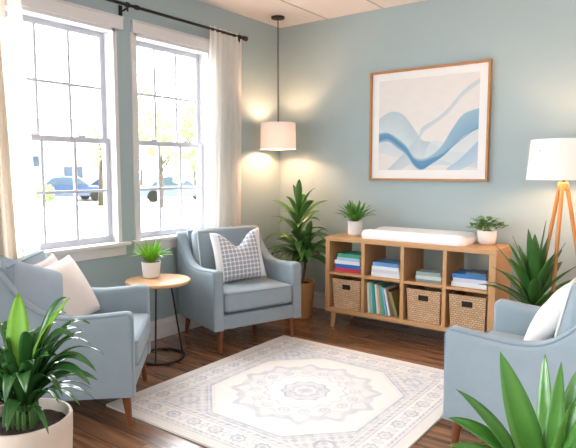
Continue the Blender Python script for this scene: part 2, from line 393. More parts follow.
def armchair(label, loc, rz, group, cushion=True):
    t = thing('armchair', label, 'armchair', loc, rz, group)
    F = M['fabric']
    side = [(.322, ZL), (.322, .57)]+[(.322-.035+.035*math.cos(a), .575+.035*math.sin(a)) for a in (0.2, .6, 1.0, 1.35)]
    top = spline([(.26, .608), (.14, .598), (.02, .594), (-.09, .612), (-.18, .668), (-.25, .745), (-.30, .815)], 5)
    side += top+[(-.325, .835), (-.34, .832), (-.348, .81), (-.32, .5), (-.305, ZL)]
    for s in (1, -1):
        bm = B(); y0, y1 = sorted((s*(WD/2-.085), s*WD/2)); rounded_slab(bm, side, y0, y1, [.014 if p[1] < .3 or p[0] < -.24 else (.022 if p[0] > .30 else .032) for p in side])
        a = obj('arm', bm, F, t, angle=50)
        bm = B(); pth = [(x-.002, s*(WD/2-.008), z-.010) for x, z in side[2:-3]]
        tube(bm, [(.3135, s*(WD/2-.008), ZL+.02)]+pth, .0045, 6); obj('piping', bm, M['piping'], a)
    bm = B(); prism(bm, [(-.30, ZL), (-.348, .80), (-.342, .832), (-.315, .842), (-.285, .832), (-.20, .44), (-.18, ZL)], 'y', -WD/2+.08, WD/2-.08, .012, 2)
    bk = obj('backrest', bm, F, t, angle=50)
    bm = B(); tube(bm, [(-.288, -WD/2+.085, .838), (-.288, WD/2-.085, .838)], .005, 6); obj('piping', bm, M['piping'], bk)
    bm = B(); box2(bm, -.28, .312, -WD/2+.08, WD/2-.08, ZL, .277, .012); obj('base', bm, F, t)
    hw = WD/2-.09
    bm = B(); box2(bm, -.2, .335, -hw, hw, .295, .445, .032, 4)
    for v in bm.verts:
        if v.co.z > .4: v.co.z += .018*(1-(v.co.y/hw)**2)*(1-((v.co.x-.07)/.27)**2 if abs(v.co.x-.07) < .27 else 0)
    sc = obj('seat_cushion', bm, F, t, angle=60)
    bm = B()
    for z in (.31, .432):
        tube(bm, [(-.1, -hw+.002, z), (.318, -hw+.002, z), (.333, -hw+.016, z), (.333, hw-.016, z), (.318, hw-.002, z), (-.1, hw-.002, z)], .0045, 6)
    obj('piping', bm, M['piping'], sc)
    if cushion:
        bm = B(); box(bm, (0, 0, 0), (.13, 2*hw-.01, .41), .05, 4)
        rot = Matrix.Rotation(R(-12), 3, 'Y'); bmesh.ops.rotate(bm, cent=(0, 0, 0), matrix=rot, verts=bm.verts)
        bmesh.ops.translate(bm, vec=(-.19, 0, .655), verts=bm.verts); bc = obj('back_cushion', bm, F, t, angle=60)
        bm = B(); y = hw-.02; pts = [(.062, -y, -.17), (.062, -y, .19), (.062, -y+.02, .2), (.062, y-.02, .2), (.062, y, .19), (.062, y, -.17)]
        tube(bm, [tuple(rot @ Vector((p[0]-.004, p[1], p[2]))+Vector((-.19, 0, .655))) for p in pts], .0045, 6); obj('piping', bm, M['white_pillow'], bc)
    for sx in (1, -1):
        for sy in (1, -1):
            bm = B(); tube(bm, [(.27*sx, (WD/2-.075)*sy, ZL+.005), (.288*sx+(.0 if sx > 0 else -.02), (WD/2-.066)*sy, 0)], [.024, .0135], 14)
            obj('leg', bm, M['legwood'], t)
    return t
G = 'blue armchairs around the rug'
armchair('pale blue armchair under the second window, trellis pattern pillow on it', (.475, -1.165, 0), R(-19), G)
armchair('pale blue armchair at the left edge with blush and blue pillows', (.64, -2.66, 0), R(44), G, False)
armchair('pale blue armchair at the right edge seen from its side, white pillow on it', (2.815, -1.64, 0), R(178.5), G)
def local(cx, cy, rz, p):
    c, s = math.cos(rz), math.sin(rz); return Vector((cx+p[0]*c-p[1]*s, cy+p[0]*s+p[1]*c, p[2]))
def put_pillow(name, label, m, ch, p, w, h, th, face, lean, roll=0, notch=0, seed=0, attr=False, piping=None):
    """face = heading the front of the pillow looks to, lean back from upright, roll in its plane"""
    bm = B(); pillow(bm, w, h, th, notch, seed=seed)
    o = obj(name, bm, m, angle=180)
    o.location = local(*ch, p)
    # local: X width, Y up, Z out of face -> face direction
    base = Matrix.Rotation(face, 3, 'Z') @ Matrix.Rotation(-lean, 3, 'Y') @ Matrix(((0, 0, 1), (1, 0, 0), (0, 1, 0))) @ Matrix.Rotation(roll, 3, 'Z')
    o.rotation_euler = base.to_euler()
    tag(o, label, 'pillow')
    return o
def trellis():
    m = mat('trellis_fabric', 'E8E6E6', .95, .02); n = m.node_tree.nodes; L = m.node_tree.links
    t = [x for x in n if x.type == 'TEX_COORD'][0]; sx = n.new('ShaderNodeSeparateXYZ'); L.new(t.outputs['Object'], sx.inputs[0])
    def mt(op, a, b=None):
        q = n.new('ShaderNodeMath'); q.operation = op
        for i, v in enumerate((a, b)):
            if v is None: continue
            if isinstance(v, (int, float)): q.inputs[i].default_value = v
            else: L.new(v, q.inputs[i])
        return q.outputs[0]
    k = 2*PI/.066
    u = mt('SINE', mt('MULTIPLY', mt('ADD', sx.outputs['X'], sx.outputs['Y']), k)); v = mt('SINE', mt('MULTIPLY', mt('SUBTRACT', sx.outputs['X'], sx.outputs['Y']), k))
    pr = mt('ADD', u, v)
    f = mt('GREATER_THAN', mt('ABSOLUTE', pr), .5)
    f2 = mt('LESS_THAN', mt('ABSOLUTE', sx.outputs['X']), .155)
    fac = mt('MULTIPLY', mt('MULTIPLY', f, f2), .75)
    mx = [x for x in n if x.type == 'MIX'][0]; m2 = n.new('ShaderNodeMix'); m2.data_type = 'RGBA'
    L.new(fac, m2.inputs['Factor']); L.new(mx.outputs['Result'], m2.inputs['A']); m2.inputs['B'].default_value = srgb('8290A6')+[1]
    L.new(m2.outputs['Result'], n['Principled BSDF'].inputs['Base Color'])
    return m
c2 = (.475, -1.165, R(-19)); cL = (.64, -2.66, R(44)); cR = (2.815, -1.64, R(178.5))
put_pillow('pillow', 'white pillow with grey blue trellis pattern and dented top', trellis(), c2, (-.0, .0, .652), .43, .41, .13, R(-26), R(16), R(3), .13, 1)
put_pillow('pillow', 'plain blue pillow leaning in the left armchair', M['blue_pillow'], cL, (-.215, -.17, .66), .38, .38, .17, R(5), R(26), R(-24), 0, 2)
put_pillow('pillow', 'grey mauve pillow behind the blush pillow in the left armchair', M['mauve_pillow'], cL, (-.17, .11, .645), .38, .38, .11, R(40), R(24), R(2), 0, 3)
put_pillow('pillow', 'blush cream pillow in front of the mauve one in the left armchair', M['cream_pillow'], cL, (-.085, .05, .64), .40, .38, .14, R(30), R(28), R(4), 0, 4)
put_pillow('pillow', 'white pillow leaning in the right armchair', M['white_pillow'], cR, (-.06, -.02, .645), .42, .40, .14, R(180), R(32), R(4), 0, 5)

# ------------------------------------------------------------ side table
t = thing('side_table', 'round wooden side table with black rod legs between two armchairs', 'side table', (.368, -1.89, 0))
bm = B(); lathe(bm, [(0, .537), (.215, .537), (.222, .542), (.225, .55), (.223, .558), (.218, .562), (0, .562)], n=56); obj('tabletop', bm, M['tabletop'], t)
bm = B(); tube(bm, [(.17*math.cos(a), .17*math.sin(a), .008) for a in [2*PI*k/48 for k in range(49)]], .009, 8, False); obj('base_ring', bm, M['black'], t)
for k in range(3):
    a = R(-50+120*k); bm = B(); tube(bm, [(.17*math.cos(a), .17*math.sin(a), .01), (.09*math.cos(a), .09*math.sin(a), .54)], .0062, 8); obj('leg', bm, M['black'], t)

# ------------------------------------------------------------ plants
def leaf(bm, base, tip, width, arch=.1, fold=.25, n=9, twist=0, belly=.45, mi=0):
    base = Vector(base); tip = Vector(tip); mid = base.lerp(tip, .5)+Vector((0, 0, arch))
    rows = []; rd = random.random()*.2
    for i in range(n+1):
        t = i/n; p = base*(1-t)**2+mid*2*t*(1-t)+tip*t*t
        d = ((mid-base)*(1-t)+(tip-mid)*t).normalized()
        s = d.cross(Vector((0, 0, 1)))
        s = s.normalized() if s.length > .05 else Vector((1, 0, 0))
        s = Matrix.Rotation(twist, 3, d) @ s
        nn = s.cross(d).normalized()
        e = math.log(.5)/math.log(belly)
        wd = width*.5*(.12*(1-t)+math.sin(PI*(t**e))**.8*.95)*(1 if t < .999 else .02)
        if t == 0: wd = width*.1
        wob = nn*(.04*width*math.sin(6*t+rd*20))
        rows.append([bm.verts.new(p-s*wd+nn*wd*fold+wob), bm.verts.new(p-s*wd*.5+nn*wd*fold*.35+wob*.5), bm.verts.new(p), bm.verts.new(p+s*wd*.5+nn*wd*fold*.35-wob*.5), bm.verts.new(p+s*wd+nn*wd*fold-wob)])
    for a, b in zip(rows, rows[1:]):
        for k in range(4):
            f = bm.faces.new((a[k], a[k+1], b[k+1], b[k])); f.material_index = mi
def foliage(bm, m, parent, name='foliage'):
    o = obj(name, bm, m, parent, angle=180); md = o.modifiers.new('thick', 'SOLIDIFY'); md.thickness = .0009; return o
def pot(t, prof, m, soil_r, soil_z):
    bm = B(); lathe(bm, prof, n=40); obj('pot', bm, m, t, angle=40)
    bm = B(); lathe(bm, [(0, soil_z+.004), (soil_r*.6, soil_z+.006), (soil_r, soil_z)], n=32)
    for v in bm.verts: v.co.z += .004*noise.noise(v.co*40)
    obj('soil', bm, M['soil'], t)
def rosette(bm, c, cnt, lmin, lmax, e0, e1, width, arch, rnd, az=None, mi=0, spread=.015, **k):
    for i in range(cnt):
        a = (2.39996*i+rnd.uniform(-.25, .25)) if az is None else az+rnd.uniform(-.1, .1)
        f = i/max(1, cnt-1); el = e0+(e1-e0)*f+rnd.uniform(-.08, .08); L = lmin+(lmax-lmin)*rnd.random()
        d = Vector((math.cos(a)*math.cos(el), math.sin(a)*math.cos(el), math.sin(el)))
        b = Vector(c)+Vector((math.cos(a), math.sin(a), 0))*spread
        leaf(bm, b, b+d*L, width*rnd.uniform(.8, 1.15), arch*L*(1.1-math.sin(el)*.8), mi=mi, **k)
rnd = random.Random(11)
# small plant on side table
t = thing('potted_plant', 'bright lime fern like plant in a white pot on the side table', 'plant', (.262, -1.862, .562))
pot(t, [(0, 0), (.05, 0), (.058, .006), (.067, .105), (.067, .112), (.061, .112), (.059, .095), (0, .095)], M['potwhite'], .059, .098)
bm = B(); rosette(bm, (0, 0, .1), 52, .12, .19, 1.35, .28, .022, .45, rnd, n=7, fold=.3); foliage(bm, M['leaf_lime'], t)
# shelf plants
t = thing('potted_plant', 'small spiky green plant in a white ribbed pot, left of the changing pad', 'plant', (1.02, -.28, .77))
pot(t, [(0, 0), (.055, 0), (.06, .006)]+[(.062+.0015*(k % 2), .01+.012*k) for k in range(9)]+[(.066, .115), (.066, .122), (.06, .122), (.058, .1), (0, .1)], M['potwhite'], .058, .106)
bm = B(); rosette(bm, (0, 0, .108), 38, .14, .21, 1.45, .3, .036, .3, rnd, n=7); foliage(bm, M['leaf_mid'], t)
t = thing('potted_plant', 'small bushy olive green plant in a white round pot, right of the changing pad', 'plant', (2.115, -.22, .77))
pot(t, [(0, 0), (.05, 0), (.06, .008), (.068, .04), (.07, .08), (.068, .105), (.062, .105), (.06, .09), (0, .09)], M['potwhite'], .06, .094)
bm = B()
for i in range(120):
    a = rnd.uniform(0, 2*PI); el = rnd.uniform(.1, 1.4); L = rnd.uniform(.05, .13)
    p = Vector((math.cos(a)*math.cos(el)*L, math.sin(a)*math.cos(el)*L, .1+math.sin(el)*L*.75))
    a2 = a+rnd.uniform(-.8, .8); q = p+Vector((math.cos(a2), math.sin(a2), rnd.uniform(-.1, .7)))*.045
    leaf(bm, p, q, .026, .008, n=4)
foliage(bm, M['leaf_olive'], t)
bm = B()
for i in range(14):
    a = rnd.uniform(0, 2*PI); r = rnd.uniform(.03, .08); tube(bm, [(0, 0, .09), (math.cos(a)*r*.5, math.sin(a)*r*.5, .13), (math.cos(a)*r, math.sin(a)*r, .16)], .002, 5)
obj('stem', bm, M['stem'], t)
# corner plant
t = thing('potted_plant', 'tall dark green broad leaved plant in a terracotta pot in the room corner', 'plant', (.49, -.37, 0))
pot(t, [(0, 0), (.115, 0), (.12, .006), (.15, .31), (.152, .325), (.14, .325), (.136, .29), (0, .29)], M['potwood'], .137, .295)
bm = B(); canes = [((0, 0), .93), ((.05, .03), .6)]
for (x, y), h in canes: tube(bm, [(x*.6, y*.6, .28), (x, y, .28+(h-.28)*.5), (x*1.2, y*1.2, h)], .012, 8)
obj('stem', bm, M['bark'], t)
bm = B()
for (x, y), h in canes:
    n = int(30*h/.86)
    for i in range(n):
        f = i/(n-1); z = .47+(h-.47)*f; a = 2.39996*i+rnd.uniform(-.3, .3)
        el = -.05+1.4*f**2.4+rnd.uniform(-.12, .12); L = (.5-.2*f)*rnd.uniform(.8, 1.1)
        d = Vector((math.cos(a)*math.cos(el), math.sin(a)*math.cos(el), math.sin(el)))
        if d.y < -.35: L *= .72
        if d.x > .55 and z < .8: L *= .72
        b = Vector((x*1.1, y*1.1, z)); q = b+d*L
        if q.x < -.45: q.x = -.45+rnd.uniform(0, .03)
        if q.y > .34: q.y = .34-rnd.uniform(0, .03)
        leaf(bm, b, q, .07*rnd.uniform(.85, 1.2), .2*(1-f*.6), belly=.5, n=12, twist=rnd.uniform(-.4, .4))
foliage(bm, M['leaf_corner'], t)
# dracaena beside the floor lamp
t = thing('potted_plant', 'dark green dracaena with narrow leaves between bookshelf and floor lamp', 'plant', (2.55, -.62, 0))
pot(t, [(0, 0), (.095, 0), (.1, .006), (.118, .24), (.12, .25), (.108, .25), (.105, .23), (0, .23)], M['potcream'], .106, .235)
bm = B(); tube(bm, [(0, 0, .22), (.01, .005, .35), (0, 0, .52)], .018, 10); obj('stem', bm, M['bark'], t)
bm = B()
for i in range(30):
    f = i/29; z = .38+.17*f; a = 2.39996*i+rnd.uniform(-.2, .2); el = -.0+1.45*f**.65+rnd.uniform(-.1, .1)
    L = rnd.uniform(.34, .46); d = Vector((math.cos(a)*math.cos(el), math.sin(a)*math.cos(el), math.sin(el)))
    b = Vector((math.cos(a)*.012, math.sin(a)*.012, z)); leaf(bm, b, b+d*L, .075*rnd.uniform(.8, 1.15), .09*(1.1-f), belly=.4)
foliage(bm, M['leaf_dark'], t)
# front left plant
PX, PY = 1.6, -3.52
t = thing('potted_plant', 'large glossy arching plant in a cream pot at the bottom left', 'plant', (PX, PY, 0))
pot(t, [(0, 0), (.105, 0), (.115, .006), (.14, .2), (.153, .44), (.154, .487), (.15, .495), (.142, .495), (.138, .47), (.136, .45), (0, .45)], M['potcream'], .137, .458)
tips = [(1.64, -3.37, .88, .035, 1), (1.71, -3.33, .79, .05, 0), (1.76, -3.36, .73, .055, 0), (1.80, -3.34, .70, .05, 0), (1.83, -3.39, .66, .05, 0), (1.82, -3.41, .62, .05, 0),
        (1.79, -3.49, .60, .05, 0), (1.36, -3.47, .76, .06, 0), (1.48, -3.6, .72, .06, 0), (1.59, -3.68, .66, .06, 0), (1.77, -3.6, .64, .06, 0), (1.45, -3.34, .74, .06, 0), (1.7, -3.63, .6, .055, 0), (1.66, -3.42, .80, .06, 0),
        (1.55, -3.32, .80, .055, 0), (1.62, -3.3, .74, .055, 0), (1.72, -3.4, .76, .055, 0), (1.40, -3.55, .66, .06, 0), (1.68, -3.52, .78, .06, 0)]
bm = B()
for x, y, z, wd, b_ in tips:
    dx, dy = x-PX, y-PY; leaf(bm, (dx*.1, dy*.1, .56), (dx, dy, z), wd*.8, .15+.05*rnd.random(), belly=.5, n=16, fold=.2, twist=rnd.uniform(-.5, .5))
for i in range(60):
    a = 2.39996*i; el = rnd.uniform(.0, 1.15); L = rnd.uniform(.18, .28)
    zb = rnd.uniform(.50, .58); leaf(bm, (math.cos(a)*.025, math.sin(a)*.025, zb), (math.cos(a)*L*math.cos(el), math.sin(a)*L*math.cos(el), zb+L*math.sin(el)), rnd.uniform(.026, .042), .11, n=12, fold=.2, twist=rnd.uniform(-.6, .6))
foliage(bm, M['leaf_front'], t)
bm = B(); leaf(bm, (-.02, 0, .60), (-.085, .045, .90), .085, .0, belly=.5, n=14, fold=.2, twist=R(-20))
leaf(bm, (.0, .0, .62), (.09, .13, .89), .03, .05, belly=.5, n=12, twist=.5); o = foliage(bm, M['leaf_bright'], t, 'bright_leaf'); o['label'] = 'bright lime new leaves'
bm = B()
for i in range(40):
    a = 2.39996*i; r = .02+.035*rnd.random(); tube(bm, [(math.cos(a)*r, math.sin(a)*r, .45), (math.cos(a)*r*.8, math.sin(a)*r*.8, .58)], .003, 5)
obj('stem', bm, M['stem'], t)
# front right plant
QX, QY = 3.12, -2.95
t = thing('potted_plant', 'broad leaved dracaena at the bottom right in front of the right armchair', 'plant', (QX, QY, 0))
pot(t, [(0, 0), (.1, 0), (.11, .006), (.135, .3), (.137, .315), (.125, .315), (.12, .29), (0, .29)], M['potcream'], .121, .296)
bm = B(); tube(bm, [(0, 0, .28), (0, 0, .5)], .02, 10); obj('stem', bm, M['bark'], t)
tips = [(3.0, -2.99, .855, .088, .0), (2.93, -3.11, .775, .06, .06), (2.92, -3.13, .705, .06, .06), (2.94, -3.18, .66, .056, .06), (3.16, -2.82, .80, .06, .03), (3.13, -2.90, .83, .055, .0),
        (3.23, -2.99, .80, .06, .04), (3.26, -3.02, .72, .06, .05), (3.22, -2.85, .86, .055, .03), (3.3, -2.88, .74, .06, .05), (3.05, -2.7, .78, .06, .04), (3.18, -3.05, .78, .05, .04)]
bm = B()
for x, y, z, wd, ar in tips:
    dx, dy = x-QX, y-QY; leaf(bm, (dx*.1, dy*.1, .46+rnd.uniform(-.03, .05)), (dx, dy, z), wd*.9, ar, belly=.42, n=14, fold=.25, twist=-1.15 if wd > .08 else rnd.uniform(-.9, -.3) if dx < 0 else rnd.uniform(.3, .9))
foliage(bm, M['leaf_light'], t)

# ------------------------------------------------------------ bookshelf
SX0, SX1, SY0, SY1, SZ0, SZ1 = .862, 2.27, -.50, -.12, .13, .77
t = thing('bookshelf', 'low oak cube bookshelf with eight cubbies on tapered legs', 'bookshelf', (SX0, SY0, 0))
def so_(name, x0, x1, z0, z1, m=M['oakz'], y0=SY0, y1=SY1):
    bm = B(); box2(bm, x0-SX0, x1-SX0, y0-SY0, y1-SY0, z0, z1, .0025, 2); obj(name, bm, m, t, False)
so_('top_panel', SX0, SX1, SZ1-.036, SZ1, M['oak']); so_('bottom_panel', SX0, SX1, SZ0, SZ0+.036, M['oak'])
so_('side_panel', SX0, SX0+.04, SZ0+.036, SZ1-.036); so_('side_panel', SX1-.05, SX1, SZ0+.036, SZ1-.036)
DV = [1.205, 1.548, 1.885]
for x in DV: so_('divider', x, x+.03, SZ0+.036, SZ1-.036)
E0 = [SX0+.04]+[x+.03 for x in DV]; E1 = DV+[SX1-.05]
for a, b in zip(E0, E1): so_('shelf_board', a, b, .452, .474, M['oak'])
for x, y in ((.07, .03), (.07, .34), (1.33, .03), (1.33, .34)):
    bm = B(); sx = -.012 if x < .5 else .012; sy = -.006 if y < .2 else .006
    tube(bm, [(x, y, SZ0+.001), (x+sx, y+sy, 0)], [.024, .014], 14); obj('leg', bm, M['oakz'], t)
# baskets
def basket(cell, label):
    w_ = (E1[cell]-E0[cell])-.035; cx = (E0[cell]+E1[cell])/2; d = .31; h = .245
    t = thing('basket', label, 'basket', (cx, SY0+.02+d/2, SZ0+.036), 0, 'woven baskets in the bottom cubbies')
    bm = B(); x, y = w_/2, d/2; k = .93
    def ring(s, z, ins=0): return [bm.verts.new((sx*(x*s-ins), sy*(y*s-ins), z)) for sx, sy in ((-1, -1), (1, -1), (1, 1), (-1, 1))]
    # front face is built with a slot for the hand hole
    o0, o1, i1, i0 = ring(k, 0), ring(1, h), ring(1, h, .012), ring(k, .012, .012)
    for a, b in ((o0, o1), (o1, i1), (i1, i0)):
        for q in range(4):
            if a is o0 and q == 0: continue
            bm.faces.new((a[q], a[(q+1) % 4], b[(q+1) % 4], b[q]))
    bm.faces.new(o0[::-1]); bm.faces.new(i0)
    def fp(u, z):  # point on front face
        s = k+(1-k)*z/h; return bm.verts.new((u*x*s, -y*s, z))
    hz0, hz1, hu = h-.08, h-.038, .3
    A = [o0[0], o0[1], o1[1], o1[0]]; H = [fp(-hu, hz0), fp(hu, hz0), fp(hu, hz1), fp(-hu, hz1)]
    for q in range(4): bm.faces.new((A[q], A[(q+1) % 4], H[(q+1) % 4], H[q]))
    obj('body', bm, M['rattan'], t, False)
    bm = B(); s = k+(1-k)*hz0/h; box2(bm, -hu*x*1.0, hu*x*1.0, -y*s+.004, -y*s+.011, hz0, hz1); obj('handle_hole_shade', bm, M['dark'], t, False)  # dark plate filling the slot, painted as the shade inside the basket
    bm = B()
    tube(bm, [(-x, -y, h), (x, -y, h), (x, y, h), (-x, y, h), (-x, -y, h)], .006, 8, False); obj('rim', bm, M['rattan'], t)
basket(0, 'woven tan basket in the bottom left cubby'); basket(2, 'woven tan basket right of the leaning books'); basket(3, 'woven tan basket in the bottom right cubby')
# books
def book(label, col, size, loc, rot=(0, 0, 0), group=None, name='book'):
    """size = (spine length x, thickness z, depth y) lying flat"""
    L, T, D = size; bm = B(); c = .0022
    prism(bm, [(0, 0), (D, 0), (D, c), (c, c), (c, T-c), (D, T-c), (D, T), (0, T)], 'x', -L/2, L/2)
    key = 'cover_'+col
    m = M.get(key) or M.setdefault(key, mat(key, col, .5, .04))
    o = obj(name, bm, m, None, False); o.location = loc; o.rotation_euler = rot; tag(o, label, 'book', group)
    bm = B(); box2(bm, -L/2+.003, L/2-.003, c, D-.003, c, T-c); obj('pages', bm, M['paper'], o, False)
    return o
def stack(cell, z, books, group, yoff=.03):
    cx = (E0[cell]+E1[cell])/2
    for i, (lab, col, T, L, D, dx) in enumerate(books):
        book(lab, col, (L, T, D), (cx+dx, SY0+yoff+rnd.uniform(0, .012), z), (0, 0, rnd.uniform(-.05, .05)), group); z += T+.0005
g = 'books stacked in the top left cubby'
stack(0, .474, [('red book at the bottom of the leftmost stack', 'C2364A', .034, .245, .22, .0), ('blue book above the red one in the leftmost stack', '2F62B0', .034, .24, .22, .004), ('thick white book in the middle of the leftmost stack', 'DDE3EA', .03, .235, .21, .0),
                ('pale blue book second from the top of the leftmost stack', 'A9C9E2', .026, .22, .2, .012), ('green book on top of the leftmost stack', '3F9E80', .03, .215, .2, .016)], g)
g = 'books stacked in the second top cubby'
stack(1, .474, [('white book at the bottom of the second stack', 'E2E3E6', .03, .25, .22, .01), ('off white book second from the bottom of the second stack', 'CFD4DC', .028, .24, .22, .01), ('grey white book under the blue book of the second stack', 'E6E8EC', .026, .235, .21, .012), ('sky blue book on top of the second stack', '5C8FC8', .03, .225, .21, .012)], g)
g = 'grey books in the third top cubby'
stack(2, .474, [('dark grey green book at the bottom of the third stack', '7E8C8C', .022, .20, .2, .03), ('pale green grey book in the third stack', 'BCC8C6', .026, .205, .2, .03), ('grey green book on top of the third stack', '93A5A4', .03, .19, .18, .028)], g)
g = 'books stacked in the top right cubby'
stack(3, .474, [('white book at the bottom of the fourth stack', 'E3E6EC', .034, .26, .22, .0), ('pale lilac book second from the bottom of the fourth stack', 'CCD2E2', .03, .25, .22, .01), ('bright blue book near the top of the fourth stack', '2F7CC0', .03, .24, .22, .0), ('small slate blue book topmost of the fourth stack', '4C6C86', .018, .14, .15, .05)], g)
# upright leaning books, second bottom cubby
g = 'upright books leaning in the bottom cubby'
x = E0[1]+.018
ups = [('white upright book leftmost in the bottom cubby', 'E4E6E4', .018, .245, 3), ('pale green upright book next to the leftmost white one', '9CC7B4', .020, .25, 4), ('teal upright book among the leaning books', '2E9CA6', .022, .25, 5), ('cream upright book right of the teal one', 'E6DFCC', .02, .24, 6),
       ('tan upright book in the middle of the leaning row', 'C8A888', .018, .235, 7), ('sea green thick upright book in the leaning row', '58A890', .024, .235, 8), ('light blue thin upright book in the leaning row', '79B4D6', .016, .225, 10), ('white thin upright book behind the brown ones', 'E9E9E6', .016, .22, 12), ('brown upright book near the right of the row', '7E6248', .022, .21, 15), ('olive rightmost upright book leaning most', '8C8A5C', .022, .20, 18)]
for q_, (lab, col, T, H, lean) in enumerate(ups):
    # spine faces -y: local x (spine) -> z up, local z (thickness) -> x
    a = R(lean)
    Mx = Matrix.Rotation(-a, 4, 'Y') @ Matrix(((0, 0, 1, 0), (0, 1, 0, 0), (-1, 0, 0, 0), (0, 0, 0, 1)))
    o = book(lab, col, (H, T, .19), (0, 0, 0), group=g)
    o.rotation_euler = Mx.to_euler()
    z = SZ0+.037+H/2*math.cos(a)+.0
    # keep its low corner on the panel and the row tight
    o.location = (x+math.sin(a)*H/2*-1+.0, SY0+.03+rnd.uniform(0, .012), z)
    nx = ups[q_+1] if q_ < len(ups)-1 else ups[q_]
    x += T/math.cos(a)+.0012+nx[3]*(math.sin(R(nx[4]))-math.sin(a))
# changing pad
bm = B(); PXW, PYW, n1, n2 = .87, .345, 60, 26; GG = {}
def padz(u, v):
    e = min(1, (1-abs(u)**14))*1.0; ed = max(0, 1-abs(u)**10)**.4*max(0, 1-abs(v)**8)**.4
    return .03+(.030+.032*abs(v)**1.6+.006*abs(u)**4)*ed
for i in range(n1+1):
    for j in range(n2+1):
        u = 2*i/n1-1; v = 2*j/n2-1
        u = math.copysign(abs(u)**.8, u); v = math.copysign(abs(v)**.8, v)
        # squircle outline
        k = (abs(u)**7+abs(v)**7)**(1/7) if (u or v) else 1; m_ = max(abs(u), abs(v)) or 1
        cu, cv = u, v
        if abs(u) > .0 and abs(v) > .0:
            au, av = abs(u)*PXW/2, abs(v)*PYW/2; rc = .05
            dx_, dy_ = au-(PXW/2-rc), av-(PYW/2-rc)
            if dx_ > 0 and dy_ > 0:
                L_ = math.hypot(dx_, dy_); q = max(dx_, dy_)/L_; dx_, dy_ = dx_*q, dy_*q
                cu = math.copysign((PXW/2-rc+dx_)/(PXW/2), u); cv = math.copysign((PYW/2-rc+dy_)/(PYW/2), v)
        GG[i, j] = (bm.verts.new((cu*PXW/2, cv*PYW/2, padz(u, v))), bm.verts.new((cu*PXW/2*.985, cv*PYW/2*.97, 0)))
for i in range(n1):
    for j in range(n2):
        bm.faces.new([GG[q][0] for q in ((i, j), (i+1, j), (i+1, j+1), (i, j+1))]); bm.faces.new([GG[q][1] for q in ((i, j), (i, j+1), (i+1, j+1), (i+1, j))])
rim = [(i, 0) for i in range(n1)]+[(n1, j) for j in range(n2)]+[(i, n2) for i in range(n1, 0, -1)]+[(0, j) for j in range(n2, 0, -1)]
for a, b in zip(rim, rim[1:]+rim[:1]): bm.faces.new((GG[a][0], GG[b][0], GG[b][1], GG[a][1]))
o = obj('changing_pad', bm, M['pad'], angle=60); o.location = (1.60, -.30, SZ1+.001); tag(o, 'white contoured changing pad lying on top of the oak bookshelf', 'changing pad')

# ------------------------------------------------------------ framed picture
def gridmesh(name, nx, ny, w_, h_, colfn, m, parent=None, plane='xz', zt=0, thick=None):
    us = np.linspace(0, 1, nx); vs = np.linspace(0, 1, ny); U, V = np.meshgrid(us, vs)
    col = colfn(U, V)
    X = (U-.5)*w_; Y = (V-.5)*h_
    if plane == 'xz': co = np.stack([X, np.zeros_like(X), Y], -1)
    else:
        co = np.stack([X, Y, np.full_like(X, zt)], -1)
    idx = np.arange(nx*ny).reshape(ny, nx)
    f = np.stack([idx[:-1, :-1], idx[:-1, 1:], idx[1:, 1:], idx[1:, :-1]], -1).reshape(-1, 4)
    verts = co.reshape(-1, 3); faces = f.tolist(); c = col.reshape(-1, 3)
    if thick:   # closed slab: border skirt and underside
        rim = list(idx[0, :])+list(idx[1:, -1])+list(idx[-1, -2::-1])+list(idx[-2:0:-1, 0]); n0 = len(verts)
        low = verts[rim].copy(); low[:, 2] = 0 if plane == 'xy' else low[:, 2]
        if plane == 'xz': low[:, 1] += thick
        verts = np.vstack([verts, low]); c = np.vstack([c, c[rim]]); k = len(rim)
        faces += [[rim[i], n0+i, n0+(i+1) % k, rim[(i+1) % k]] for i in range(k)]+[[n0+i for i in range(k)][::-1]]
    me = bpy.data.meshes.new(name); me.from_pydata(verts.tolist(), [], faces); me.materials.append(m)
    at = me.color_attributes.new('pattern', 'FLOAT_COLOR', 'POINT')
    at.data.foreach_set('color', np.hstack([c, np.ones((len(c), 1))]).astype(np.float32).ravel())
    me.update()
    o = bpy.data.objects.new(name, me); C.objects.link(o)
    if parent: o.parent = parent
    return o
def lin(h): return np.array(srgb(h))
def ss(x, a, b): t_ = np.clip((x-a)/(b-a), 0, 1); return t_*t_*(3-2*t_)
FX0, FX1, FZ0, FZ1 = 1.01, 2.045, 1.235, 2.165
t = thing('picture_frame', 'large wood framed abstract print of blue waves on the back wall', 'picture', ((FX0+FX1)/2, -.001, (FZ0+FZ1)/2))
fw, fh = FX1-FX0, FZ1-FZ0; ft = .018
bm = B()
box2(bm, -fw/2, fw/2, -.035, 0, fh/2-ft, fh/2, .002); box2(bm, -fw/2, fw/2, -.035, 0, -fh/2, -fh/2+ft, .002)
box2(bm, -fw/2, -fw/2+ft, -.035, 0, -fh/2+ft, fh/2-ft, .002); box2(bm, fw/2-ft, fw/2, -.035, 0, -fh/2+ft, fh/2-ft, .002)
obj('frame', bm, M['framewood'], t, False)
bm = B(); box2(bm, -fw/2+ft, fw/2-ft, -.012, -.002, -fh/2+ft, fh/2-ft); obj('mat_board', bm, M['mat_board'], t, False)
def interp(U, pts):
    xs, ys_ = zip(*pts); s = spline(list(zip(xs, ys_)), 8); sx = np.array([p[0] for p in s]); sy = np.array([p[1] for p in s])
    return np.interp(U, sx, sy)
